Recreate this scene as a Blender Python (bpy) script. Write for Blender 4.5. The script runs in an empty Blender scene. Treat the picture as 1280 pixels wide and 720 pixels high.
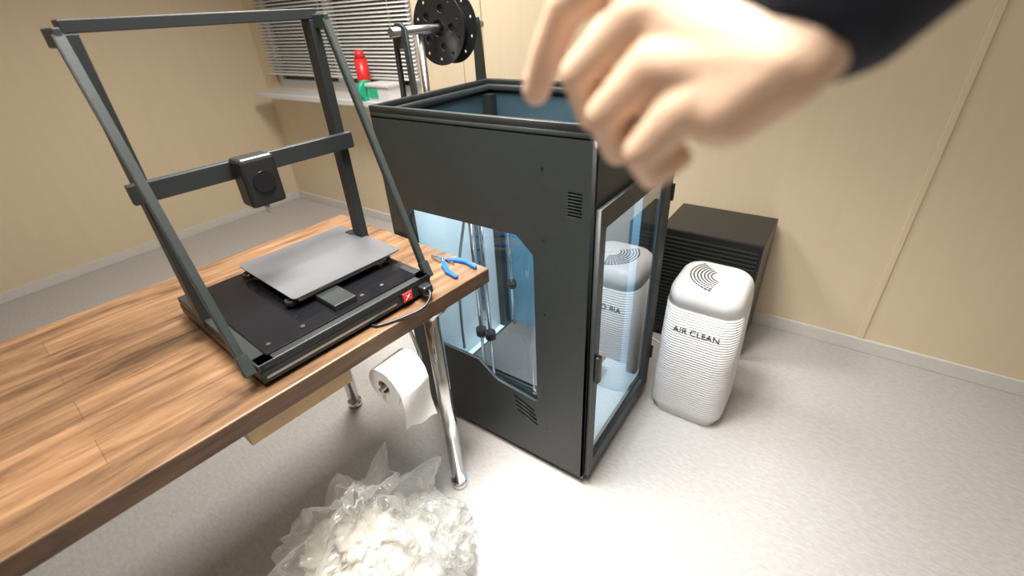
import bpy, bmesh, math, random
from mathutils import Vector, Matrix, Euler, noise
random.seed(4)
sc = bpy.context.scene
COL = sc.collection

# ------------------------------------------------------------------ materials
def new_mat(name):
    m = bpy.data.materials.new(name); m.use_nodes = True
    nt = m.node_tree
    return m, nt, nt.nodes["Principled BSDF"]

def pmat(name, col, rough=0.5, metal=0.0, spec=0.5, noise_amt=0.0, noise_scale=40, bump=0.0, bump_scale=200, sss=0.0):
    m, nt, b = new_mat(name)
    b.inputs["Base Color"].default_value = (*col, 1)
    b.inputs["Roughness"].default_value = rough
    b.inputs["Metallic"].default_value = metal
    b.inputs["Specular IOR Level"].default_value = spec
    if sss:
        b.inputs["Subsurface Weight"].default_value = sss
        b.inputs["Subsurface Radius"].default_value = (0.012, 0.004, 0.002)
        b.inputs["Subsurface Scale"].default_value = 0.5
    tc = nt.nodes.new("ShaderNodeTexCoord")
    if noise_amt > 0:
        n = nt.nodes.new("ShaderNodeTexNoise"); n.inputs["Scale"].default_value = noise_scale
        n.inputs["Detail"].default_value = 5
        nt.links.new(tc.outputs["Object"], n.inputs["Vector"])
        r = nt.nodes.new("ShaderNodeValToRGB")
        r.color_ramp.elements[0].position = 0.3; r.color_ramp.elements[1].position = 0.7
        r.color_ramp.elements[0].color = (*[max(0, c * (1 - noise_amt)) for c in col], 1)
        r.color_ramp.elements[1].color = (*[min(1, c * (1 + noise_amt)) for c in col], 1)
        nt.links.new(n.outputs["Fac"], r.inputs["Fac"]); nt.links.new(r.outputs["Color"], b.inputs["Base Color"])
    if bump > 0:
        n2 = nt.nodes.new("ShaderNodeTexNoise"); n2.inputs["Scale"].default_value = bump_scale
        nt.links.new(tc.outputs["Object"], n2.inputs["Vector"])
        bp = nt.nodes.new("ShaderNodeBump"); bp.inputs["Strength"].default_value = bump
        bp.inputs["Distance"].default_value = 0.002
        nt.links.new(n2.outputs["Fac"], bp.inputs["Height"]); nt.links.new(bp.outputs["Normal"], b.inputs["Normal"])
    return m

def glass_mat(name, tint, f0=0.05, power=5.0):
    """thin sheet: transparent tint + Schlick reflection, same from both sides"""
    m, nt, b = new_mat(name)
    nt.nodes.remove(b)
    out = nt.nodes["Material Output"]
    tr = nt.nodes.new("ShaderNodeBsdfTransparent"); tr.inputs["Color"].default_value = (*tint, 1)
    gl = nt.nodes.new("ShaderNodeBsdfGlossy"); gl.inputs["Roughness"].default_value = 0.012
    ge = nt.nodes.new("ShaderNodeNewGeometry")
    dt = nt.nodes.new("ShaderNodeVectorMath"); dt.operation = 'DOT_PRODUCT'
    nt.links.new(ge.outputs["Normal"], dt.inputs[0]); nt.links.new(ge.outputs["Incoming"], dt.inputs[1])
    def mth(op, a, v=None):
        n = nt.nodes.new("ShaderNodeMath"); n.operation = op
        nt.links.new(a, n.inputs[0])
        if v is not None: n.inputs[1].default_value = v
        return n.outputs[0]
    ab = mth('ABSOLUTE', dt.outputs["Value"])
    sb = nt.nodes.new("ShaderNodeMath"); sb.operation = 'SUBTRACT'; sb.inputs[0].default_value = 1
    nt.links.new(ab, sb.inputs[1])
    pw = mth('POWER', sb.outputs[0], power)
    ml = mth('MULTIPLY', pw, 1 - f0); ad = mth('ADD', ml, f0)
    mx = nt.nodes.new("ShaderNodeMixShader")
    nt.links.new(ad, mx.inputs[0])
    nt.links.new(tr.outputs[0], mx.inputs[1]); nt.links.new(gl.outputs[0], mx.inputs[2])
    nt.links.new(mx.outputs[0], out.inputs[0])
    return m

def emis_mat(name, col, st):
    m, nt, b = new_mat(name)
    b.inputs["Base Color"].default_value = (*col, 1)
    b.inputs["Emission Color"].default_value = (*col, 1)
    b.inputs["Emission Strength"].default_value = st
    return m

def wood_mat(name):
    m, nt, b = new_mat(name)
    tc = nt.nodes.new("ShaderNodeTexCoord")
    mp = nt.nodes.new("ShaderNodeMapping"); mp.inputs["Scale"].default_value = (14, 1.6, 14)
    nt.links.new(tc.outputs["Object"], mp.inputs["Vector"])
    n = nt.nodes.new("ShaderNodeTexNoise"); n.inputs["Scale"].default_value = 1.9
    n.inputs["Detail"].default_value = 10; n.inputs["Roughness"].default_value = 0.66; n.inputs["Distortion"].default_value = 1.1
    nt.links.new(mp.outputs[0], n.inputs["Vector"])
    r = nt.nodes.new("ShaderNodeValToRGB")
    e = r.color_ramp.elements
    e[0].position = 0.30; e[0].color = (0.050, 0.026, 0.014, 1)
    e[1].position = 0.76; e[1].color = (0.33, 0.20, 0.112, 1)
    k = r.color_ramp.elements.new(0.48); k.color = (0.175, 0.098, 0.051, 1)
    nt.links.new(n.outputs["Fac"], r.inputs["Fac"])
    br = nt.nodes.new("ShaderNodeTexBrick"); br.inputs["Scale"].default_value = 1.0
    br.inputs["Brick Width"].default_value = 0.62; br.inputs["Row Height"].default_value = 0.085
    br.inputs["Mortar Size"].default_value = 0.0007
    br.inputs["Color1"].default_value = (0.72, 0.70, 0.68, 1); br.inputs["Color2"].default_value = (1.1, 1.05, 1.0, 1)
    br.inputs["Mortar"].default_value = (0.5, 0.45, 0.4, 1)
    mp2 = nt.nodes.new("ShaderNodeMapping"); mp2.inputs["Rotation"].default_value = (0, 0, math.pi / 2)
    nt.links.new(tc.outputs["Object"], mp2.inputs["Vector"]); nt.links.new(mp2.outputs[0], br.inputs["Vector"])
    mx = nt.nodes.new("ShaderNodeMix"); mx.data_type = 'RGBA'; mx.blend_type = 'MULTIPLY'
    mx.inputs[0].default_value = 1.0
    nt.links.new(r.outputs["Color"], mx.inputs[6]); nt.links.new(br.outputs["Color"], mx.inputs[7])
    nt.links.new(mx.outputs[2], b.inputs["Base Color"])
    b.inputs["Roughness"].default_value = 0.42
    return m

def floor_mat():
    m, nt, b = new_mat("linoleum_floor")
    tc = nt.nodes.new("ShaderNodeTexCoord")
    mp = nt.nodes.new("ShaderNodeMapping"); mp.inputs["Scale"].default_value = (1, 2.4, 1); mp.inputs["Rotation"].default_value = (0, 0, .4)
    nt.links.new(tc.outputs["Object"], mp.inputs["Vector"])
    n = nt.nodes.new("ShaderNodeTexNoise"); n.inputs["Scale"].default_value = 38; n.inputs["Detail"].default_value = 8
    n.inputs["Roughness"].default_value = 0.7
    nt.links.new(mp.outputs[0], n.inputs["Vector"])
    r = nt.nodes.new("ShaderNodeValToRGB")
    e = r.color_ramp.elements
    e[0].position = 0.30; e[0].color = (0.42, 0.40, 0.39, 1)
    e[1].position = 0.68; e[1].color = (0.56, 0.54, 0.53, 1)
    nt.links.new(n.outputs["Fac"], r.inputs["Fac"]); nt.links.new(r.outputs["Color"], b.inputs["Base Color"])
    b.inputs["Roughness"].default_value = 0.42
    return m

def wallpanel_mat():
    m, nt, b = new_mat("cream_wall_panel")
    tc = nt.nodes.new("ShaderNodeTexCoord")
    mp = nt.nodes.new("ShaderNodeMapping"); mp.inputs["Scale"].default_value = (14, 14, 1.0)
    nt.links.new(tc.outputs["Object"], mp.inputs["Vector"])
    n = nt.nodes.new("ShaderNodeTexNoise"); n.inputs["Scale"].default_value = 2.0; n.inputs["Detail"].default_value = 4
    nt.links.new(mp.outputs[0], n.inputs["Vector"])
    r = nt.nodes.new("ShaderNodeValToRGB")
    r.color_ramp.elements[0].position = 0.3; r.color_ramp.elements[0].color = (0.73, 0.61, 0.43, 1)
    r.color_ramp.elements[1].position = 0.7; r.color_ramp.elements[1].color = (0.75, 0.63, 0.45, 1)
    nt.links.new(n.outputs["Fac"], r.inputs["Fac"]); nt.links.new(r.outputs["Color"], b.inputs["Base Color"])
    b.inputs["Roughness"].default_value = 0.5
    return m

M = {}
M["black"] = pmat("black_powder_coat", (0.018, 0.021, 0.022), 0.42, bump=0.15, bump_scale=900)
M["frame"] = pmat("charcoal_powder_coat", (0.026, 0.032, 0.031), 0.45, noise_amt=0.1, bump=0.15, bump_scale=900)
M["deck"] = pmat("black_gloss_plate", (0.008, 0.008, 0.010), 0.12)
M["bed"] = pmat("textured_pei_sheet", (0.085, 0.085, 0.09), 0.6, noise_amt=0.35, noise_scale=500, bump=0.4, bump_scale=900)
M["chrome"] = pmat("chrome", (0.75, 0.75, 0.76), 0.13, 1.0, noise_amt=0.03)
M["steel"] = pmat("brushed_steel", (0.5, 0.5, 0.51), 0.3, 1.0, noise_amt=0.1)
M["plastic"] = pmat("black_plastic", (0.014, 0.014, 0.015), 0.35, noise_amt=0.1)
M["red"] = pmat("red_plastic", (0.75, 0.03, 0.03), 0.3, noise_amt=0.08)
M["white"] = pmat("white_plastic", (0.74, 0.74, 0.75), 0.35, noise_amt=0.02)
M["blue"] = pmat("blue_rubber", (0.012, 0.10, 0.50), 0.35, noise_amt=0.1)
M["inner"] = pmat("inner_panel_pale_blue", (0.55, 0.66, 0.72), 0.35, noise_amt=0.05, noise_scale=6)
M["inner_lit"] = pmat("inner_panel_lit_blue", (0.40, 0.66, 0.84), 0.3, noise_amt=0.06, noise_scale=6)  # bluish interior light put into the panel colour
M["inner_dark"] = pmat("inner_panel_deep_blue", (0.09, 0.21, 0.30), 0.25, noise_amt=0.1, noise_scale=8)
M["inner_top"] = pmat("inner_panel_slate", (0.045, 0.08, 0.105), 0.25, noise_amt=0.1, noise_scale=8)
M["glass"] = glass_mat("clear_glass", (0.84, 0.93, 0.97), .06)
M["tint"] = glass_mat("mirror_tint_glass", (0.62, 0.80, 0.92), .44, 3.0)
M["wood"] = wood_mat("stained_pine_board")
M["lightwood"] = pmat("light_beech", (0.62, 0.42, 0.22), 0.5, noise_amt=0.12, noise_scale=12)
M["floor"] = floor_mat()
M["wall"] = wallpanel_mat()
M["paint"] = pmat("off_white_paint", (0.68, 0.66, 0.62), 0.7, noise_amt=0.03)
M["paper"] = pmat("tissue_paper", (0.84, 0.83, 0.81), 0.9, noise_amt=0.02, bump=0.3, bump_scale=150)
M["card"] = pmat("cardboard", (0.45, 0.32, 0.2), 0.8, noise_amt=0.1)
M["skin"] = pmat("skin", (0.87, 0.60, 0.43), 0.5, noise_amt=0.06, noise_scale=60, bump=0.25, bump_scale=350, sss=0.12)
M["nail"] = pmat("fingernail", (0.90, 0.64, 0.52), 0.25, noise_amt=0.03)
M["sleeve"] = pmat("navy_cotton", (0.015, 0.018, 0.03), 0.85, noise_amt=0.25, noise_scale=200, bump=0.6, bump_scale=500)
M["slat"] = pmat("blind_slat", (0.82, 0.82, 0.80), 0.4, noise_amt=0.03)
M["night"] = pmat("window_pane", (0.05, 0.055, 0.06), 0.1)
M["green"] = pmat("green_plastic", (0.03, 0.5, 0.28), 0.4, noise_amt=0.1)
M["led"] = emis_mat("led_strip_light", (0.75, 0.92, 1.0), 2.0)
M["lamp"] = emis_mat("ceiling_led_panel", (1.0, 0.96, 0.90), 4.0)
M["spool"] = pmat("black_spool_plastic", (0.015, 0.015, 0.017), 0.28, noise_amt=0.1)

# ------------------------------------------------------------------ helpers
def link(o, parent=None):
    COL.objects.link(o)
    if parent is not None: o.parent = parent
    return o

def empty(name, loc=(0, 0, 0), rotz=0.0):
    e = bpy.data.objects.new(name, None); e.empty_display_size = 0.1
    COL.objects.link(e); e.location = loc; e.rotation_euler = (0, 0, rotz)
    return e

def from_bm(name, bm, mat, parent=None, smooth=False):
    me = bpy.data.meshes.new(name); bm.to_mesh(me); bm.free()
    if smooth:
        for p in me.polygons: p.use_smooth = True
    o = bpy.data.objects.new(name, me)
    if mat: me.materials.append(mat)
    return link(o, parent)

def box(name, x0, x1, y0, y1, z0, z1, mat, parent=None, bev=0.0, seg=2):
    bm = bmesh.new()
    bmesh.ops.create_cube(bm, size=1)
    for v in bm.verts:
        v.co = Vector(((x0 + x1) / 2 + v.co.x * (x1 - x0), (y0 + y1) / 2 + v.co.y * (y1 - y0), (z0 + z1) / 2 + v.co.z * (z1 - z0)))
    if bev > 0:
        bmesh.ops.bevel(bm, geom=bm.edges[:], offset=bev, segments=seg, affect='EDGES', profile=0.5)
    return from_bm(name, bm, mat, parent)

def sheet(name, pts, mat, parent=None):
    bm = bmesh.new(); bm.faces.new([bm.verts.new(p) for p in pts])
    return from_bm(name, bm, mat, parent)

def align(p1, p2):
    d = Vector(p2) - Vector(p1)
    q = d.to_track_quat('Z', 'Y')
    return Matrix.Translation((Vector(p1) + Vector(p2)) / 2) @ q.to_matrix().to_4x4(), d.length

def add_cyl(bm, p1, p2, r1, r2=None, seg=28):
    mt, L = align(p1, p2)
    bmesh.ops.create_cone(bm, cap_ends=True, segments=seg, radius1=r1, radius2=r1 if r2 is None else r2, depth=L, matrix=mt)

def cyl(name, p1, p2, r, mat, parent=None, r2=None, seg=28, smooth=True):
    bm = bmesh.new(); add_cyl(bm, p1, p2, r, r2, seg)
    o = from_bm(name, bm, mat, parent)
    if smooth:
        for p in o.data.polygons:
            if len(p.vertices) == 4: p.use_smooth = True
    return o

def beam(name, p1, p2, w, h, mat, parent=None, bev=0.002):
    mt, L = align(p1, p2)
    bm = bmesh.new(); bmesh.ops.create_cube(bm, size=1)
    for v in bm.verts: v.co = Vector((v.co.x * w, v.co.y * h, v.co.z * L))
    bmesh.ops.bevel(bm, geom=bm.edges[:], offset=bev, segments=2, affect='EDGES')
    bm.transform(mt)
    return from_bm(name, bm, mat, parent)

def ring_body(name, mat, parent, prof, N=56):
    """closed revolved ring about local Y from (radius, y) profile"""
    bm = bmesh.new(); rings = []
    for (r, y) in prof:
        rings.append([bm.verts.new((r * math.cos(2 * math.pi * i / N), y, r * math.sin(2 * math.pi * i / N))) for i in range(N)])
    for a in range(len(rings)):
        A, B = rings[a], rings[(a + 1) % len(rings)]
        for i in range(N): bm.faces.new((A[i], A[(i + 1) % N], B[(i + 1) % N], B[i]))
    bmesh.ops.recalc_face_normals(bm, faces=bm.faces[:])
    return from_bm(name, bm, mat, parent)

def curve_to_mesh(name, cu, mat, parent, mtx=None, smooth=False):
    tmp = bpy.data.objects.new("tmp", cu); COL.objects.link(tmp)
    dg = bpy.context.evaluated_depsgraph_get(); dg.update()
    me = bpy.data.meshes.new_from_object(tmp.evaluated_get(dg))
    bpy.data.objects.remove(tmp); me.name = name
    if mtx is not None: me.transform(mtx)
    me.materials.clear(); me.materials.append(mat)
    if smooth:
        for p in me.polygons: p.use_smooth = True
    return link(bpy.data.objects.new(name, me), parent)

def tube(name, pts, r, mat, parent=None, cyclic=False):
    cu = bpy.data.curves.new(name, 'CURVE'); cu.dimensions = '3D'
    s = cu.splines.new('NURBS'); s.points.add(len(pts) - 1)
    for p, c in zip(s.points, pts): p.co = (*c, 1)
    s.order_u = 4; s.use_endpoint_u = True; s.use_cyclic_u = cyclic
    s.resolution_u = 8
    cu.bevel_depth = r; cu.bevel_resolution = 4; cu.use_fill_caps = True
    return curve_to_mesh(name, cu, mat, parent, smooth=True)

def plate(name, loops, th, mtx, mat, parent=None, bev=0.0015):
    cu = bpy.data.curves.new(name, 'CURVE'); cu.dimensions = '2D'; cu.fill_mode = 'BOTH'
    for lp in loops:
        s = cu.splines.new('POLY'); s.points.add(len(lp) - 1)
        for p, c in zip(s.points, lp): p.co = (c[0], c[1], 0, 1)
        s.use_cyclic_u = True
    cu.extrude = max(th / 2 - bev, 0.0002); cu.bevel_depth = bev; cu.bevel_resolution = 1
    cu.offset = -bev
    return curve_to_mesh(name, cu, mat, parent, mtx)

def MXZ(y):
    return Matrix(((1, 0, 0, 0), (0, 0, -1, y), (0, 1, 0, 0), (0, 0, 0, 1)))
def MYZ(x):
    return Matrix(((0, 0, 1, x), (1, 0, 0, 0), (0, 1, 0, 0), (0, 0, 0, 1)))
def MXY(z):
    return Matrix.Translation((0, 0, z))
def rect(a, b, c, d): return [(a, c), (b, c), (b, d), (a, d)]
def rrect(a, b, c, d, r, n=6):
    pts = []
    for cx, cy, s in ((b - r, d - r, 0), (a + r, d - r, 90), (a + r, c + r, 180), (b - r, c + r, 270)):
        for i in range(n + 1):
            t = math.radians(s + 90 * i / n); pts.append((cx + r * math.cos(t), cy + r * math.sin(t)))
    return pts

# ------------------------------------------------------------------ room
XL, XR, YB, YF, ZC = -4.3, 1.9, 2.35, -1.9, 2.7
box("floor", XL - .1, XR + .1, YF - .1, YB + .1, -0.1, 0.0, M["floor"])
box("ceiling", XL - .1, XR + .1, YF - .1, YB + .1, ZC, ZC + .1, M["paint"])
WX0, WX1, WZ0, WZ1 = -4.1, -2.40, 1.02, 2.1
plate("wall_back", [rect(XL, XR, 0, ZC), rect(WX0, WX1, WZ0, WZ1)], 0.1, MXZ(YB + .05), M["wall"], bev=0.0005)
box("wall_left", XL - .1, XL, YF, YB, 0, ZC, M["wall"])
box("wall_right", XR, XR + .1, YF, YB, 0, ZC, M["paint"])
box("wall_front", XL, XR, YF - .1, YF, 0, ZC, M["paint"])
box("baseboard_back", XL, XR, YB - .015, YB, 0, .07, M["paint"], bev=.003)
box("baseboard_left", XL, XL + .015, YF, YB, 0, .07, M["paint"], bev=.003)
for i, x in enumerate((-2.02, -1.86, -0.9, 0.3)):
    box("trim_%d" % (i + 1), x - .012, x + .012, YB - .008, YB, .07, ZC, M["wall"], bev=.003)

win = empty("window_1", (0, 0, 0))
plate("window_frame", [rect(WX0, WX1, WZ0, WZ1), rect(WX0 + .06, WX1 - .06, WZ0 + .06, WZ1 - .06)], .06, MXZ(YB + .05), M["white"], win)
box("window_mullion", (WX0 + WX1) / 2 - .04, (WX0 + WX1) / 2 + .04, YB + .02, YB + .08, WZ0 + .05, WZ1 - .05, M["white"], win)
box("window_pane", WX0 + .05, WX1 - .05, YB + .05, YB + .06, WZ0 + .05, WZ1 - .05, M["night"], win)
box("window_sill", WX0 - .04, WX1 + .05, YB - .22, YB + .02, WZ0 - .05, WZ0 - .01, M["white"], win, bev=.006)
bl = empty("window_blinds", (0, 0, 0))
bm = bmesh.new()
for i in range(40):
    z = WZ0 + .13 + i * .023
    mt = Matrix.Translation(((WX0 + WX1) / 2, YB - .03, z)) @ Matrix.Rotation(math.radians(30), 4, 'X') @ Matrix.Diagonal((WX1 - WX0 + .04, .023, .0012, 1))
    bmesh.ops.create_cube(bm, size=1, matrix=mt)
from_bm("slats", bm, M["slat"], bl)
for i, x in enumerate((WX0 + .15, (WX0 + WX1) / 2, WX1 - .15)):
    cyl("cord_%d" % i, (x, YB - .045, WZ0 + .1), (x, YB - .045, WZ1 + .02), .0012, M["slat"], bl, seg=6)
box("head_rail", WX0 - .02, WX1 + .02, YB - .055, YB - .001, WZ1 - .01, WZ1 + .04, M["slat"], bl, bev=.004)
box("bottom_rail", WX0 - .02, WX1 + .02, YB - .042, YB - .018, WZ0 + .1, WZ0 + .115, M["slat"], bl, bev=.003)

sb = empty("red_spray_can", (0, 0, 0))
cyl("can", (-2.80, 2.22, 1.01), (-2.80, 2.22, 1.26), .042, M["red"], sb)
cyl("cap", (-2.80, 2.22, 1.26), (-2.80, 2.22, 1.31), .036, M["red"], sb, r2=.026)
gb = empty("storage_carton", (0, 0, 0))
box("carton_body", -2.70, -2.50, 2.15, 2.27, 1.01, 1.10, M["white"], gb, bev=.004)
box("carton_lid", -2.71, -2.49, 2.14, 2.28, 1.10, 1.12, M["white"], gb, bev=.003)
box("carton_label", -2.69, -2.60, 2.147, 2.15, 1.03, 1.09, M["green"], gb)
gt = empty("green_tape_dispenser", (0, 0, 0))
cyl("dispenser_roll", (-2.76, 2.17, 1.075), (-2.72, 2.17, 1.075), .06, M["green"], gt)
box("dispenser_foot", -2.77, -2.715, 2.13, 2.21, 1.01, 1.03, M["green"], gt, bev=.004)

# ceiling lamps
def ceiling_lamp(x, y, e, sx=.6, sy=.6, spread=180):
    c = empty("ceiling_lamp", (x, y, 0))
    box("lamp_body", -sx / 2 - .01, sx / 2 + .01, -sy / 2 - .01, sy / 2 + .01, ZC - .03, ZC - .001, M["white"], c)
    box("lamp_diffuser", -sx / 2, sx / 2, -sy / 2, sy / 2, ZC - .034, ZC - .0305, M["lamp"], c)
    l = bpy.data.lights.new("lamp_light", 'AREA'); l.shape = 'RECTANGLE'; l.size = sx; l.size_y = sy; l.energy = e
    l.color = (1.0, 0.965, 0.91); l.spread = math.radians(spread)
    lo = bpy.data.objects.new("lamp_light", l); lo.location = (0, 0, ZC - .04); link(lo, c)
ceiling_lamp(-.75, .80, 30, spread=92)
ceiling_lamp(-.35, .12, 17, spread=110)
ceiling_lamp(-1.95, 1.35, 34, spread=140)

# ------------------------------------------------------------------ enclosed 3d printer
def enclosed_printer(name, loc, rotz):
    E = empty(name, loc, rotz)
    W, D, Hh = .775, .60, 1.235
    fr = M["frame"]
    li = M["inner"]
    outer = [(-W, .03), (-.012, .03), (0, .05), (0, Hh - .02), (-.012, Hh), (-W, Hh)]
    hole = [(-.696, .41), (-.686, .40), (-.44, .40), (-.37, .343), (-.345, .335), (-.195, .315), (-.185, .325), (-.185, .893), (-.24, .945), (-.66, .945), (-.696, .91)]
    slits = []
    for i in range(4):
        x0 = -.288 + i * .004; z0 = .292 - i * .021
        slits.append([(x0, z0), (x0 + .088, z0 - .034), (x0 + .090, z0 - .022), (x0 + .002, z0 + .012)])
    vent = []
    for i in range(8):
        vent.append(rect(-.075, -.035, 1.035 + i * .0085, 1.0405 + i * .0085))
    plate("side_panel", [outer, hole] + slits + vent, .012, MXZ(.006), fr, E, bev=.001)
    sheet("side_glass", [(-.705, .0135, .305), (-.178, .0135, .305), (-.178, .0135, .95), (-.705, .0135, .95)], M["glass"], E)
    box("speaker_mesh", -.09, -.02, .014, .018, 1.02, 1.115, M["chrome"], E)
    box("slit_liner", -.31, -.17, .0125, .0145, .17, .304, M["slat"], E)
    box("far_side_panel", -W, 0, D - .012, D, .03, Hh, fr, E, bev=.002)
    box("far_side_liner_lit", -.115, -.015, D - .018, D - .013, .1, 1.02, M["inner_lit"], E)  # strip of the far wall painted as if lit blue
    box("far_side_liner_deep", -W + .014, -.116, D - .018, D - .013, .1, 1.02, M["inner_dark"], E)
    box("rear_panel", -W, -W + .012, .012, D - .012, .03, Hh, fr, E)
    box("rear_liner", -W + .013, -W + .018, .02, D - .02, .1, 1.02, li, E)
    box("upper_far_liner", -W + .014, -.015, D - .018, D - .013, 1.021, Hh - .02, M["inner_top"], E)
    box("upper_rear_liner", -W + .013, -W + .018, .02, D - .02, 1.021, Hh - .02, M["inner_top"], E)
    plate("front_frame", [rect(.0, D, .03, Hh), rect(.016, D - .05, .075, 1.045)], .012, MYZ(-.006), fr, E, bev=.001)
    plate("door_frame", [rect(.006, D - .03, .055, 1.065), [(.04, .12), (.045, .115), (D - .095, .115), (D - .09, .12), (D - .09, 1.0), (D - .095, 1.005), (.045, 1.005), (.04, 1.0)]],
          .016, MYZ(.009), fr, E, bev=.002)
    sheet("door_glass", [(.006, .036, .11), (.006, D - .086, .11), (.006, D - .086, 1.01), (.006, .036, 1.01)], M["tint"], E)
    box("door_handle", .018, .034, .008, .03, .50, .60, M["plastic"], E, bev=.004)
    for z in (.2, .9):
        box("hinge_%d" % int(z * 10), .004, .024, D - .034, D - .02, z, z + .06, M["plastic"], E, bev=.003)
    bm = bmesh.new()
    for z in (.2, .45, .7, .95, 1.15):
        add_cyl(bm, (-.15, .001, z), (-.15, -.0012, z), .004, seg=12)
    from_bm("post_screws", bm, M["plastic"], E)
    box("base_plate", -W + .01, -.01, .01, D - .01, .03, .10, M["black"], E)
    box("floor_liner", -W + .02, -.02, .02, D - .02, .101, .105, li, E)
    for i, (x, y) in enumerate(((-.06, .06), (-W + .06, .06), (-.06, D - .06), (-W + .06, D - .06))):
        cyl("foot_%d" % i, (x, y, 0), (x, y, .03), .025, M["plastic"], E)
    plate("top_frame", [rect(-W, 0, 0, D), rect(-W + .03, -.03, .03, D - .03)], .02, MXY(Hh + .002), fr, E, bev=.003)
    plate("top_rim", [rect(-W, 0, 0, D), rect(-W + .014, -.014, .014, D - .014)], .02, MXY(Hh + .02), M["black"], E, bev=.002)
    for i, (x, y) in enumerate(((-W + .04, .04), (-.05, .04), (-W + .04, D - .045), (-.05, D - .045))):
        box("inner_post_%d" % i, x - .02, x + .02, y - .018, y + .018, .1, Hh - .02, M["black"], E, bev=.002)
    box("gantry_beam_rear", -W + .06, -.07, D - .07, D - .04, 1.06, 1.09, M["black"], E)
    box("gantry_beam_near", -W + .06, -.07, .03, .06, 1.06, 1.09, M["black"], E)
    cyl("x_rod_a", (-.42, .06, 1.075), (-.42, D - .06, 1.075), .005, M["chrome"], E)
    cyl("x_rod_b", (-.37, .06, 1.075), (-.37, D - .06, 1.075), .005, M["chrome"], E)
    box("print_head", -.44, -.35, .26, .34, 1.0, 1.11, M["plastic"], E, bev=.008)
    cyl("nozzle", (-.395, .3, 1.0), (-.395, .3, .975), .012, M["steel"], E, r2=.003)
    for i, (x, y) in enumerate(((-.50, .10), (-.455, .10), (-.60, .45), (-.25, .45))):
        cyl("z_rod_%d" % i, (x, y, .1), (x, y, 1.06), .0065, M["chrome"], E)
        cyl("z_bearing_%d" % i, (x, y, .425), (x, y, .455), .02, M["plastic"], E)
    box("bed_carriage", -.64, -.14, .14, .49, .19, .21, M["black"], E, bev=.004)
    box("bed_plate", -.62, -.16, .15, .48, .215, .221, M["bed"], E, bev=.002)
    box("perforated_rail", -W + .019, -W + .027, .40, .43, .1, 1.02, M["steel"], E)
    bm = bmesh.new()
    for i in range(14):
        add_cyl(bm, (-W + .0268, .415, .15 + i * .063), (-W + .0278, .415, .15 + i * .063), .005, seg=12)
    from_bm("rail_holes", bm, M["plastic"], E)
    tube("cable_chain", [(-.66, .16, .25), (-.70, .2, .6), (-.64, .24, .8), (-.69, .3, .98), (-.5, .3, 1.12), (-.42, .3, 1.1)], .006, M["steel"], E)
    box("led_strip_rear", -W + .03, -.08, D - .022, D - .019, 1.03, 1.04, M["led"], E)
    box("led_strip_side", -W + .019, -W + .022, .08, D - .08, 1.03, 1.04, M["led"], E)
    l = bpy.data.lights.new("led_light", 'AREA'); l.shape = 'RECTANGLE'; l.size = .6; l.size_y = .4; l.energy = 2.6
    l.color = (.80, .92, 1.0)
    lo = bpy.data.objects.new("led_light", l); lo.location = (-.39, .3, 1.05); link(lo, E)
    return E

enclosed_printer("enclosed_3d_printer", (-.46, .975, 0), 0)

# spool rack bolted to the rear of the printer
S = empty("filament_spool_rack", (0, 0, 0))
for i, y in enumerate((1.20, 1.60)):
    plate("rack_leg_%d" % i, [[(-1.335, .9), (-1.24, .9), (-1.255, 1.46), (-1.275, 1.475), (-1.30, 1.475), (-1.32, 1.46)], [(-1.312, 1.0), (-1.268, 1.0), (-1.275, 1.4), (-1.305, 1.4)]] if i == 0 else
          [[(-1.31, .9), (-1.24, .9), (-1.27, 1.46), (-1.275, 1.475), (-1.30, 1.475), (-1.305, 1.46)]],
          .012, MXZ(y), M["frame"], S)
cyl("rack_tube", (-1.287, 1.16, 1.45), (-1.287, 1.63, 1.45), .014, M["steel"], S)
cyl("rack_post", (-1.30, 1.30, .9), (-1.30, 1.30, 1.437), .013, M["steel"], S)
box("rack_bracket", -1.34, -1.24, 1.18, 1.61, .9, .92, M["frame"], S, bev=.003)
SP = empty("filament_spool", (-1.287, 1.42, 1.45))
def spool_flange(name, y):
    N = 64; R = .120
    out = [(R * math.cos(2 * math.pi * i / N), R * math.sin(2 * math.pi * i / N)) for i in range(N)]
    holes = [[(.026 * math.cos(2 * math.pi * i / 24), .026 * math.sin(2 * math.pi * i / 24)) for i in range(24)]]
    for k in range(5):
        a0 = 2 * math.pi * k / 5
        cx, cy = .062 * math.cos(a0), .062 * math.sin(a0)
        holes.append([(cx + .013 * math.cos(2 * math.pi * i / 20), cy + .013 * math.sin(2 * math.pi * i / 20)) for i in range(20)])
    for k in range(10):
        a0 = 2 * math.pi * (k + .5) / 10
        cx, cy = .098 * math.cos(a0), .098 * math.sin(a0)
        holes.append([(cx + .005 * math.cos(2 * math.pi * i / 12), cy + .005 * math.sin(2 * math.pi * i / 12)) for i in range(12)])
    plate(name, [out] + holes, .004, MXZ(y), M["spool"], SP, bev=.001)
spool_flange("flange_front", -.035); spool_flange("flange_back", .035)
ring_body("hub", M["spool"], SP, ((.026, -.034), (.040, -.034), (.040, .034), (.026, .034)))
ring_body("wound_filament", M["plastic"], SP, ((.041, -.031), (.080, -.031), (.080, .031), (.041, .031)))

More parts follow.
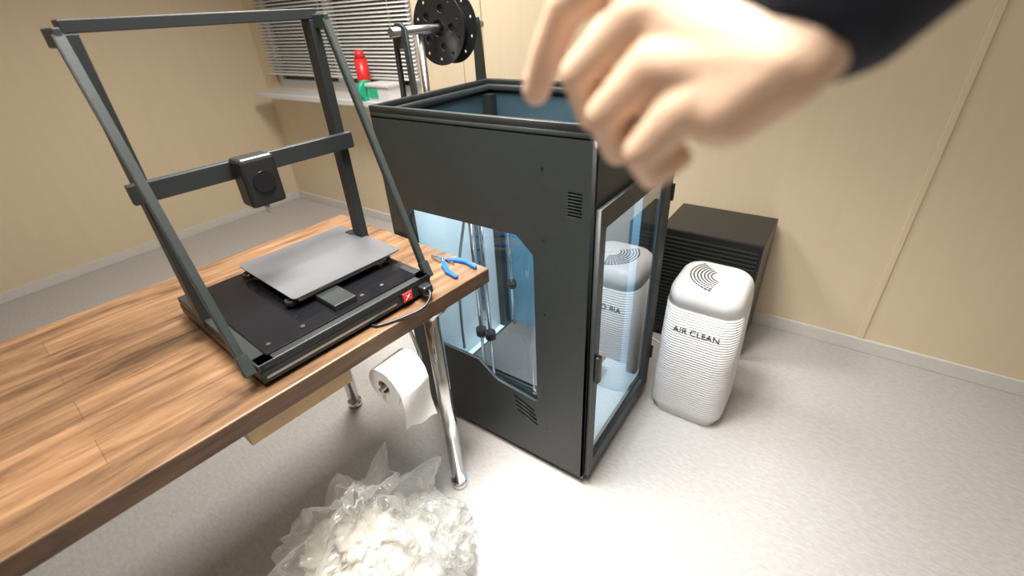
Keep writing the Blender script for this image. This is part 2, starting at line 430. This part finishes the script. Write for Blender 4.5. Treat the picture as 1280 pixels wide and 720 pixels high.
# ------------------------------------------------------------------ workbench
TA = math.radians(-4.6)
T = empty("wooden_workbench", (-.774, .93, 0), TA)
TH = .84
box("bench_top", -.78, 0, -2.1, 0, TH - .048, TH, M["wood"], T, bev=.004)
for i, (x, y) in enumerate(((-.052, -.20), (-.72, -.2), (-.052, -1.9), (-.72, -1.9))):
    cyl("leg_%d" % i, (x, y, .03), (x, y, TH - .05), .024, M["chrome"], T, seg=36)
    cyl("foot_%d" % i, (x, y, 0), (x, y, .03), .030, M["chrome"], T)
    cyl("flange_%d" % i, (x, y, TH - .056), (x, y, TH - .048), .05, M["chrome"], T)
box("under_shelf_block", -.34, -.10, -.72, -.45, TH - .17, TH - .048, M["lightwood"], T, bev=.004)

P = empty("toilet_paper_roll", (-.795, .50, .695))
ring_body("paper_body", M["paper"], P, ((.021, 0), (.054, 0), (.056, .003), (.056, .097), (.054, .10), (.021, .10)), N=48)
ring_body("cardboard_core", M["card"], P, ((.0195, .001), (.0208, .001), (.0208, .099), (.0195, .099)), N=48)
bm = bmesh.new()
rows = []
nr, nc = 22, 10
for i in range(nr):
    t = i / (nr - 1)
    row = []
    for j in range(nc):
        u = j / (nc - 1)
        y = .002 + u * .096
        if t < .3:
            a = math.radians(70 * (1 - t / .3)); x = .0575 * math.cos(a); z = .0575 * math.sin(a)
        else:
            s = (t - .3) / .7
            x = .0575 + .006 * math.sin(s * 4 + u * 2.5); z = -s * (.125 + .03 * u) + .006 * math.sin(u * 9) * s
            y += .01 * s * (u - .3)
        row.append(bm.verts.new((x, y, z)))
    rows.append(row)
for i in range(nr - 1):
    for j in range(nc - 1): bm.faces.new((rows[i][j], rows[i][j + 1], rows[i + 1][j + 1], rows[i + 1][j]))
from_bm("hanging_sheet", bm, M["paper"], P, smooth=True)
cyl("holder_rod", (0, -.012, 0), (0, .13, 0), .006, M["steel"], P)
tube("holder_arm", [(0, .13, 0), (0, .135, .0), (-.01, .135, .05), (-.03, .135, .097)], .005, M["steel"], P)

# ------------------------------------------------------------------ desktop printer
def desktop_printer(loc, rotz):
    D = empty("desktop_3d_printer", loc, rotz)
    LX, LY = .46, .47
    box("base_body", -LX, 0, -LY, 0, .012, .042, M["black"], D, bev=.004)
    for i, (x, y) in enumerate(((-.03, -.03), (-LX + .03, -.03), (-.03, -LY + .03), (-LX + .03, -LY + .03))):
        cyl("foot_%d" % i, (x, y, 0), (x, y, .013), .018, M["plastic"], D)
    for nm, y in (("a", -.02), ("b", -LY + .02)):
        box("rail_%s" % nm, -LX, 0, y - .018, y + .018, .042, .06, M["black"], D, bev=.002)
    box("rail_c", -.036, 0, -LY, 0, .042, .060, M["black"], D, bev=.002)
    box("rail_slot_1", -.0005, .0006, -LY + .01, -.08, .048, .053, M["deck"], D)
    box("rail_slot_2", -.0005, .0006, -LY + .01, -.12, .022, .028, M["steel"], D)
    box("deck_plate", -LX + .02, -.02, -LY + .03, -.03, .058, .064, M["deck"], D, bev=.001)
    box("bed_rail", -LX + .02, -.04, -.26, -.20, .064, .080, M["black"], D, bev=.002)
    box("bed_carrier", -.40, -.13, -.30, -.04, .080, .086, M["steel"], D, bev=.001)
    for i, (x, y) in enumerate(((-.15, -.03), (-.38, -.03), (-.15, -.31), (-.38, -.31))):
        cyl("level_knob_%d" % i, (x, y, .072), (x, y, .086), .014, M["plastic"], D)
    plate("heated_bed", [rrect(-.415, -.125, -.31, -.0, .012)], .004, MXY(.092), M["steel"], D, bev=.0005)
    plate("build_sheet", [rrect(-.42, -.12, -.315, .005, .012)], .003, MXY(.0965), M["bed"], D, bev=.0005)
    bm = bmesh.new()
    for y in (-.12, -.18, -.34, -.42):
        add_cyl(bm, (-.05, y, .064), (-.05, y, .0665), .005, seg=14)
    from_bm("deck_screws", bm, M["steel"], D)
    box("switch_bezel", -.004, .003, -.105, -.065, .018, .046, M["plastic"], D, bev=.001)
    box("power_switch", .001, .006, -.100, -.071, .020, .044, M["red"], D, bev=.001)
    beam("switch_mark_1", (.0063, -.093, .026), (.0063, -.079, .039), .0018, .001, M["white"], D, bev=.0002)
    beam("switch_mark_2", (.0063, -.079, .026), (.0063, -.093, .039), .0018, .001, M["white"], D, bev=.0002)
    box("power_plug", .0, .03, -.050, -.018, .020, .046, M["plastic"], D, bev=.006)
    tube("power_cable", [(.025, -.034, .034), (.043, -.036, .034), (.052, -.06, .010), (.044, -.10, .0045), (.030, -.15, .0045), (.014, -.19, .0045), (.006, -.20, .0045), (-.02, -.20, .0045)], .0042, M["plastic"], D)
    gx = -.30; zt = .66
    for nm, y in (("near", -LY + .01), ("far", -.0)):
        box("upright_%s" % nm, gx - .02, gx + .02, y - .012, y + .012, .042, zt, M["black"], D, bev=.002)
    box("top_bar", gx - .02, gx + .02, -LY, .01, zt, zt + .022, M["black"], D, bev=.002)
    box("x_beam", gx + .02, gx + .04, -LY - .02, .02, .36, .40, M["black"], D, bev=.002)
    box("hotend", gx + .042, gx + .10, -.30, -.22, .30, .41, M["plastic"], D, bev=.008)
    cyl("hotend_nozzle", (gx + .07, -.26, .30), (gx + .07, -.26, .275), .008, M["steel"], D, r2=.002)
    cyl("hotend_fan", (gx + .100, -.26, .355), (gx + .104, -.26, .355), .024, M["deck"], D)
    cyl("lead_screw", (gx - .035, 0, .06), (gx - .035, 0, zt), .004, M["chrome"], D)
    box("z_motor", gx - .06, gx - .02, -.02, .02, .06, .10, M["plastic"], D, bev=.003)
    for nm, y in (("far", .004), ("near", -LY - .014)):
        beam("brace_%s" % nm, (-.022, y, .055), (gx + .06, y, zt), .017, .017, M["frame"], D)
        beam("brace_foot_%s" % nm, (-.012, y, .042), (-.030, y, .085), .024, .020, M["frame"], D)
        cyl("brace_bolt_%s" % nm, (-.022, y + .012, .07), (-.022, y - .012, .07), .005, M["steel"], D)
        box("brace_head_%s" % nm, gx - .02, gx + .07, y - .006, y + .006, zt - .02, zt + .01, M["frame"], D, bev=.002)
    return D
desktop_printer((-.825, .742, TH), TA)

# ------------------------------------------------------------------ flush cutters
C = empty("flush_cutters", (0, 0, 0))
zc = TH + .006
def flat_arm(name, pts, widths, th, mat, z):
    bm = bmesh.new(); L, Rr = [], []
    for i, p in enumerate(pts):
        p = Vector((p[0], p[1], 0))
        a = Vector((*pts[max(i - 1, 0)], 0)); b = Vector((*pts[min(i + 1, len(pts) - 1)], 0))
        d = (b - a).normalized(); n = Vector((-d.y, d.x, 0))
        L.append(p + n * widths[i]); Rr.append(p - n * widths[i])
    lo = [bm.verts.new((v.x, v.y, z - th)) for v in L + Rr[::-1]]
    f = bm.faces.new(lo)
    r = bmesh.ops.extrude_face_region(bm, geom=[f])
    for v in r["geom"]:
        if isinstance(v, bmesh.types.BMVert): v.co.z += 2 * th
    bmesh.ops.recalc_face_normals(bm, faces=bm.faces[:])
    o = from_bm(name, bm, mat, C)
    mo = o.modifiers.new("bev", 'BEVEL'); mo.width = min(th * .8, .003); mo.segments = 3
    return o
pv = (-.925, .893)
flat_arm("handle_1", [(-.912, .897), (-.885, .912), (-.85, .918), (-.80, .902)], [.005, .0085, .0085, .0055], .005, M["blue"], zc)
flat_arm("handle_2", [(-.915, .886), (-.892, .864), (-.858, .842), (-.812, .830)], [.005, .0085, .0085, .0055], .005, M["blue"], zc)
flat_arm("jaw_1", [(-.91, .896), (-.93, .899), (-.95, .898), (-.972, .892)], [.006, .008, .006, .001], .004, M["steel"], zc + .001)
flat_arm("jaw_2", [(-.912, .888), (-.93, .887), (-.95, .889), (-.972, .8915)], [.006, .008, .005, .001], .004, M["steel"], zc - .001)
cyl("pivot", (pv[0], pv[1], TH + .001), (pv[0], pv[1], TH + .014), .006, M["steel"], C)
flat_arm("return_spring", [(-.905, .892), (-.885, .893), (-.87, .885)], [.0012, .0012, .0012], .003, M["steel"], zc)

# ------------------------------------------------------------------ air purifier
A = empty("air_purifier", (0, 0, 0))
ax0, ax1, ay0, ay1, az = -.41, -.12, 1.46, 1.75, .62
m, nt, b = new_mat("perforated_white_shell")
b.inputs["Base Color"].default_value = (.74, .74, .75, 1); b.inputs["Roughness"].default_value = .4
tc = nt.nodes.new("ShaderNodeTexCoord")
wv = nt.nodes.new("ShaderNodeTexWave"); wv.bands_direction = 'Z'; wv.inputs["Scale"].default_value = 28; wv.inputs["Distortion"].default_value = 1.2
wv.inputs["Detail"].default_value = 1; wv.inputs["Detail Scale"].default_value = 6
bp = nt.nodes.new("ShaderNodeBump"); bp.inputs["Strength"].default_value = .8; bp.inputs["Distance"].default_value = .004
nt.links.new(tc.outputs["Object"], wv.inputs["Vector"]); nt.links.new(wv.outputs["Fac"], bp.inputs["Height"]); nt.links.new(bp.outputs["Normal"], b.inputs["Normal"])
M["shell"] = m
plate("base_ring", [rrect(ax0 + .02, ax1 - .02, ay0 + .02, ay1 - .02, .05, 10)], .03, MXY(.015), M["white"], A, bev=.003)
def loft(name, secs, mat, parent, n=10):
    bm = bmesh.new(); prev = None
    for (z, ins, r) in secs:
        pts = rrect(ax0 + ins, ax1 - ins, ay0 + ins, ay1 - ins, r, n)
        ring = [bm.verts.new((x, y, z)) for x, y in pts]
        if prev:
            for i in range(len(ring)): bm.faces.new((prev[i], prev[(i + 1) % len(ring)], ring[(i + 1) % len(ring)], ring[i]))
        else: bm.faces.new(ring[::-1])
        prev = ring
    bm.faces.new(prev)
    return from_bm(name, bm, mat, parent, smooth=True)
loft("perforated_body", [(.028, .012, .06), (.04, .004, .065), (.06, 0, .07), (.30, .004, .07), (.53, .010, .07)], M["shell"], A)
loft("top_cowl", [(.531, .011, .07), (.58, .015, .07), (.60, .022, .07), (.612, .032, .065), (az, .05, .06)], M["white"], A)
bm = bmesh.new()
cx, cy = (ax0 + ax1) / 2, (ay0 + ay1) / 2
for k in range(7):
    for i in range(18):
        a = math.radians(-60 + i * 7 + 200)
        r = .040 + k * .0120
        mt = Matrix.Translation((cx + .03 + r * math.cos(a), cy + r * math.sin(a), az + .0008)) @ Matrix.Rotation(a + math.pi / 2, 4, 'Z') @ Matrix.Diagonal((r * .085, .005, .002, 1))
        bmesh.ops.create_cube(bm, size=1, matrix=mt)
from_bm("top_vent_slots", bm, M["bed"], A)
cyl("control_dial", (cx + .045, cy, az), (cx + .045, cy, az + .004), .020, M["white"], A)
cu = bpy.data.curves.new("label_text", 'FONT'); cu.body = "AIR CLEAN"; cu.size = .034; cu.extrude = .0005; cu.align_x = 'CENTER'
mt = Matrix.Translation((cx, ay0 + .0055, .43)) @ Matrix(((1, 0, 0, 0), (0, 0, -1, 0), (0, 1, 0, 0), (0, 0, 0, 1)))
curve_to_mesh("label_text", cu, M["plastic"], A, mt)

pc = empty("power_cord", (0, 0, 0))
tube("cord", [(-.24, 1.755, .03), (-.3, 1.80, .006), (-.40, 1.79, .006), (-.44, 1.86, .006), (-.52, 1.93, .006), (-.66, 1.95, .006), (-.7, 2.2, .006)], .004, M["slat"], pc)

K = empty("black_equipment_case", (0, 0, 0))
box("case_body", -.60, -.16, 1.98, 2.32, .02, .60, M["plastic"], K, bev=.006)
bm = bmesh.new()
for i in range(26):
    mt = Matrix.Translation((-.38, 1.978, .06 + i * .02)) @ Matrix.Diagonal((.41, .006, .007, 1))
    bmesh.ops.create_cube(bm, size=1, matrix=mt)
from_bm("case_ribs", bm, M["frame"], K)
for i, x in enumerate((-.56, -.20)):
    box("case_foot_%d" % i, x - .02, x + .02, 2.0, 2.3, 0, .02, M["plastic"], K)

# ------------------------------------------------------------------ plastic bag of scraps
B = empty("plastic_trash_bag", (-.86, .36, 0))
m, nt, b = new_mat("clear_polythene")
nt.nodes.remove(b); out = nt.nodes["Material Output"]
tr = nt.nodes.new("ShaderNodeBsdfTransparent"); tr.inputs["Color"].default_value = (.98, .98, .98, 1)
gl = nt.nodes.new("ShaderNodeBsdfGlossy"); gl.inputs["Roughness"].default_value = .16; gl.inputs["Color"].default_value = (.95, .95, .95, 1)
df = nt.nodes.new("ShaderNodeBsdfTranslucent"); df.inputs["Color"].default_value = (.95, .95, .93, 1)
d2 = nt.nodes.new("ShaderNodeBsdfDiffuse"); d2.inputs["Color"].default_value = (.92, .92, .90, 1)
lw = nt.nodes.new("ShaderNodeLayerWeight"); lw.inputs["Blend"].default_value = .25
m0 = nt.nodes.new("ShaderNodeMixShader"); m0.inputs[0].default_value = .6
m1 = nt.nodes.new("ShaderNodeMixShader"); m2 = nt.nodes.new("ShaderNodeMixShader"); m1.inputs[0].default_value = .72
mr = nt.nodes.new("ShaderNodeMapRange"); mr.inputs["To Min"].default_value = .20; mr.inputs["To Max"].default_value = .78
tcb = nt.nodes.new("ShaderNodeTexCoord")
vb = nt.nodes.new("ShaderNodeTexNoise"); vb.inputs["Scale"].default_value = 14; vb.inputs["Distortion"].default_value = 2.5; vb.inputs["Detail"].default_value = 4
bp = nt.nodes.new("ShaderNodeBump"); bp.inputs["Strength"].default_value = .8; bp.inputs["Distance"].default_value = .02
nt.links.new(tcb.outputs["Object"], vb.inputs["Vector"]); nt.links.new(vb.outputs["Fac"], bp.inputs["Height"])
nt.links.new(bp.outputs["Normal"], gl.inputs["Normal"])
nt.links.new(df.outputs[0], m0.inputs[1]); nt.links.new(d2.outputs[0], m0.inputs[2])
nt.links.new(gl.outputs[0], m1.inputs[1]); nt.links.new(m0.outputs[0], m1.inputs[2])
nt.links.new(lw.outputs["Facing"], mr.inputs["Value"]); nt.links.new(mr.outputs[0], m2.inputs[0])
nt.links.new(tr.outputs[0], m2.inputs[1]); nt.links.new(m1.outputs[0], m2.inputs[2])
nt.links.new(m2.outputs[0], out.inputs[0]); M["poly"] = m
def crumple(name, rad, h, amp, freq, mat, seed, subdiv=5, neck=True, cx=0, cy=0, z0=0.0):
    bm = bmesh.new(); bmesh.ops.create_icosphere(bm, subdivisions=subdiv, radius=1)
    off = Vector((seed * 7.3, seed * 3.1, seed))
    for v in bm.verts:
        p = v.co.copy()
        n = 1 - abs(noise.noise(p * freq + off)) * 2
        n2 = 1 - abs(noise.noise(p * freq * 2.3 + off)) * 2
        s = 1 + amp * (n - .6) + amp * .5 * (n2 - .6)
        x, y, z = p.x * rad * s, p.y * rad * s, (p.z * .5 + .5)
        if neck:
            k = 1.0 if z < .55 else max(.16, 1 - (z - .55) * 2.2)
            if z > .9: k = .16 + (z - .9) * 3.5
            a = math.atan2(y, x)
            k *= 1 + (.25 * math.sin(a * 9) if z > .5 else .05 * math.sin(a * 7))
            x *= k; y *= k
        zz = z * h * (1 + amp * .4 * (n - .6))
        v.co = Vector((cx + x, cy + y, z0 + max(zz, .001)))
    return from_bm(name, bm, mat, B, smooth=True)
crumple("bag_film", .23, .38, .30, 1.8, M["poly"], 1)
crumple("bag_film_fold", .14, .22, .4, 2.2, M["poly"], 5, cx=.13, cy=.10, neck=False)
M["scrap"] = pmat("crumpled_white_film", (.90, .86, .75), .4, noise_amt=.06, noise_scale=9, bump=.5, bump_scale=60)
for i, (x, y, z, r) in enumerate(((-.07, -.03, .012, .12), (.07, .02, .01, .11), (.0, .09, .015, .10), (.05, -.09, .012, .11), (-.02, .01, .09, .09))):
    crumple("scrap_%d" % i, r, r * 1.3, .7, 2.0, M["scrap"], i + 2, 4, False, x, y, z)

# ------------------------------------------------------------------ pointing hand (photographer's)
Rm = Matrix(((.8193, -.2616, .5102), (.5710, .4521, -.6852), (-.0514, .8528, .5198))).to_4x4()
Hn = empty("pointing_hand", (0, 0, 0))
HM = Matrix.Translation((0, 0, 1.5)) @ Rm
def blob_chain(bm, pts, step=.0025):
    for (p, r), (q, s) in zip(pts[:-1], pts[1:]):
        p, q = Vector(p), Vector(q); n = max(2, int((q - p).length / step))
        for i in range(n + 1):
            t = i / n
            bmesh.ops.create_icosphere(bm, subdivisions=2, radius=r + (s - r) * t, matrix=Matrix.Translation(p.lerp(q, t)))
def skin_blob(name, chains, mat, voxel, sm):
    bm = bmesh.new()
    for c in chains: blob_chain(bm, c, step=max(voxel * 1.2, .0025))
    bm.transform(HM)
    o = from_bm(name, bm, mat, Hn, smooth=True)
    r = o.modifiers.new("rm", 'REMESH'); r.mode = 'VOXEL'; r.voxel_size = voxel; r.use_smooth_shade = True
    s = o.modifiers.new("sm", 'SMOOTH'); s.factor = .5; s.iterations = sm
    return o
w1 = Vector((.116, .132, -.204)); w2 = Vector((.114, .094, -.196))
iM = Vector((.058, .158, -.224)); mM = Vector((.062, .134, -.228)); rM = Vector((.070, .109, -.226)); pM = Vector((.081, .084, -.222))
chains = [
    [(w1, .021), (iM, .0150), ((.031, .157, -.256), .0118), ((.0215, .142, -.280), .0108), ((.0155, .1275, -.298), .0096)],
    [(w1, .021), (mM, .0145), ((.037, .118, -.254), .0112), ((.048, .102, -.272), .0098), ((.062, .101, -.262), .0088)],
    [(w2, .020), (rM, .0142), ((.049, .093, -.248), .0106), ((.061, .080, -.266), .0095), ((.074, .086, -.254), .0085)],
    [(w2, .020), (pM, .0132), ((.066, .070, -.238), .0096), ((.077, .062, -.252), .0088), ((.087, .069, -.243), .0080)],
    [(w1, .021), ((.096, .153, -.222), .017), ((.070, .160, -.252), .0120), ((.052, .146, -.274), .0105), ((.043, .132, -.287), .0088)],
    [(w1, .021), ((.085, .122, -.230), .019), ((.078, .102, -.236), .018), (w2, .020)],
    [(w2, .020), ((.098, .082, -.212), .018), ((.080, .102, -.236), .016)],
    [(w1, .021), ((.080, .148, -.222), .018), ((.074, .132, -.226), .018), (w2, .020)],
    [(w1, .021), (w1.lerp(w2, .5), .022), (w2, .020)],
]
el = Vector((.31, .28, -.17))
for wv_ in (w1, w2, w1.lerp(w2, .5)):
    chains.append([(wv_, .020), (wv_.lerp(el, .3), .024), (wv_.lerp(el, .6), .027)])
skin_blob("hand_and_wrist", chains, M["skin"], .0022, 5)
wr = (w1 + w2) / 2
skin_blob("sleeve", [[(wr.lerp(el, .10), .043), (wr.lerp(el, .5), .046), (el, .052), (el + Vector((.1, -.2, .2)), .06)]], M["sleeve"], .004, 2)
bm = bmesh.new(); bmesh.ops.create_uvsphere(bm, u_segments=16, v_segments=10, radius=1)
d = (Vector((.0155, .1275, -.298)) - Vector((.0215, .142, -.280))).normalized()
up = Vector((-.45, .75, .3)); up = (up - up.dot(d) * d).normalized(); sd = d.cross(up)
c = Vector((.0168, .1310, -.294)) + up * .0080
mt = Matrix((( d.x * .0065, sd.x * .0056, up.x * .0022, c.x), (d.y * .0065, sd.y * .0056, up.y * .0022, c.y), (d.z * .0065, sd.z * .0056, up.z * .0022, c.z), (0, 0, 0, 1)))
bm.transform(HM @ mt); from_bm("index_nail", bm, M["nail"], Hn, smooth=True)

# ------------------------------------------------------------------ camera, world
cam = bpy.data.cameras.new("camera"); co = bpy.data.objects.new("camera", cam); COL.objects.link(co)
q = Rm.to_3x3().to_quaternion(); q.normalize()
co.rotation_mode = 'QUATERNION'; co.rotation_quaternion = q; co.location = (0, 0, 1.5)
cam.sensor_width = 36; cam.lens = 576 / 1280 * 36
cam.clip_start = .02
cam.dof.use_dof = True; cam.dof.focus_distance = 1.35; cam.dof.aperture_fstop = 2.3
sc.camera = co
w = bpy.data.worlds.new("world"); sc.world = w; w.use_nodes = True
w.node_tree.nodes["Background"].inputs[0].default_value = (.8, .85, .9, 1)
w.node_tree.nodes["Background"].inputs[1].default_value = .3
sc.view_settings.view_transform = 'Standard'
sc.view_settings.exposure = 0.22
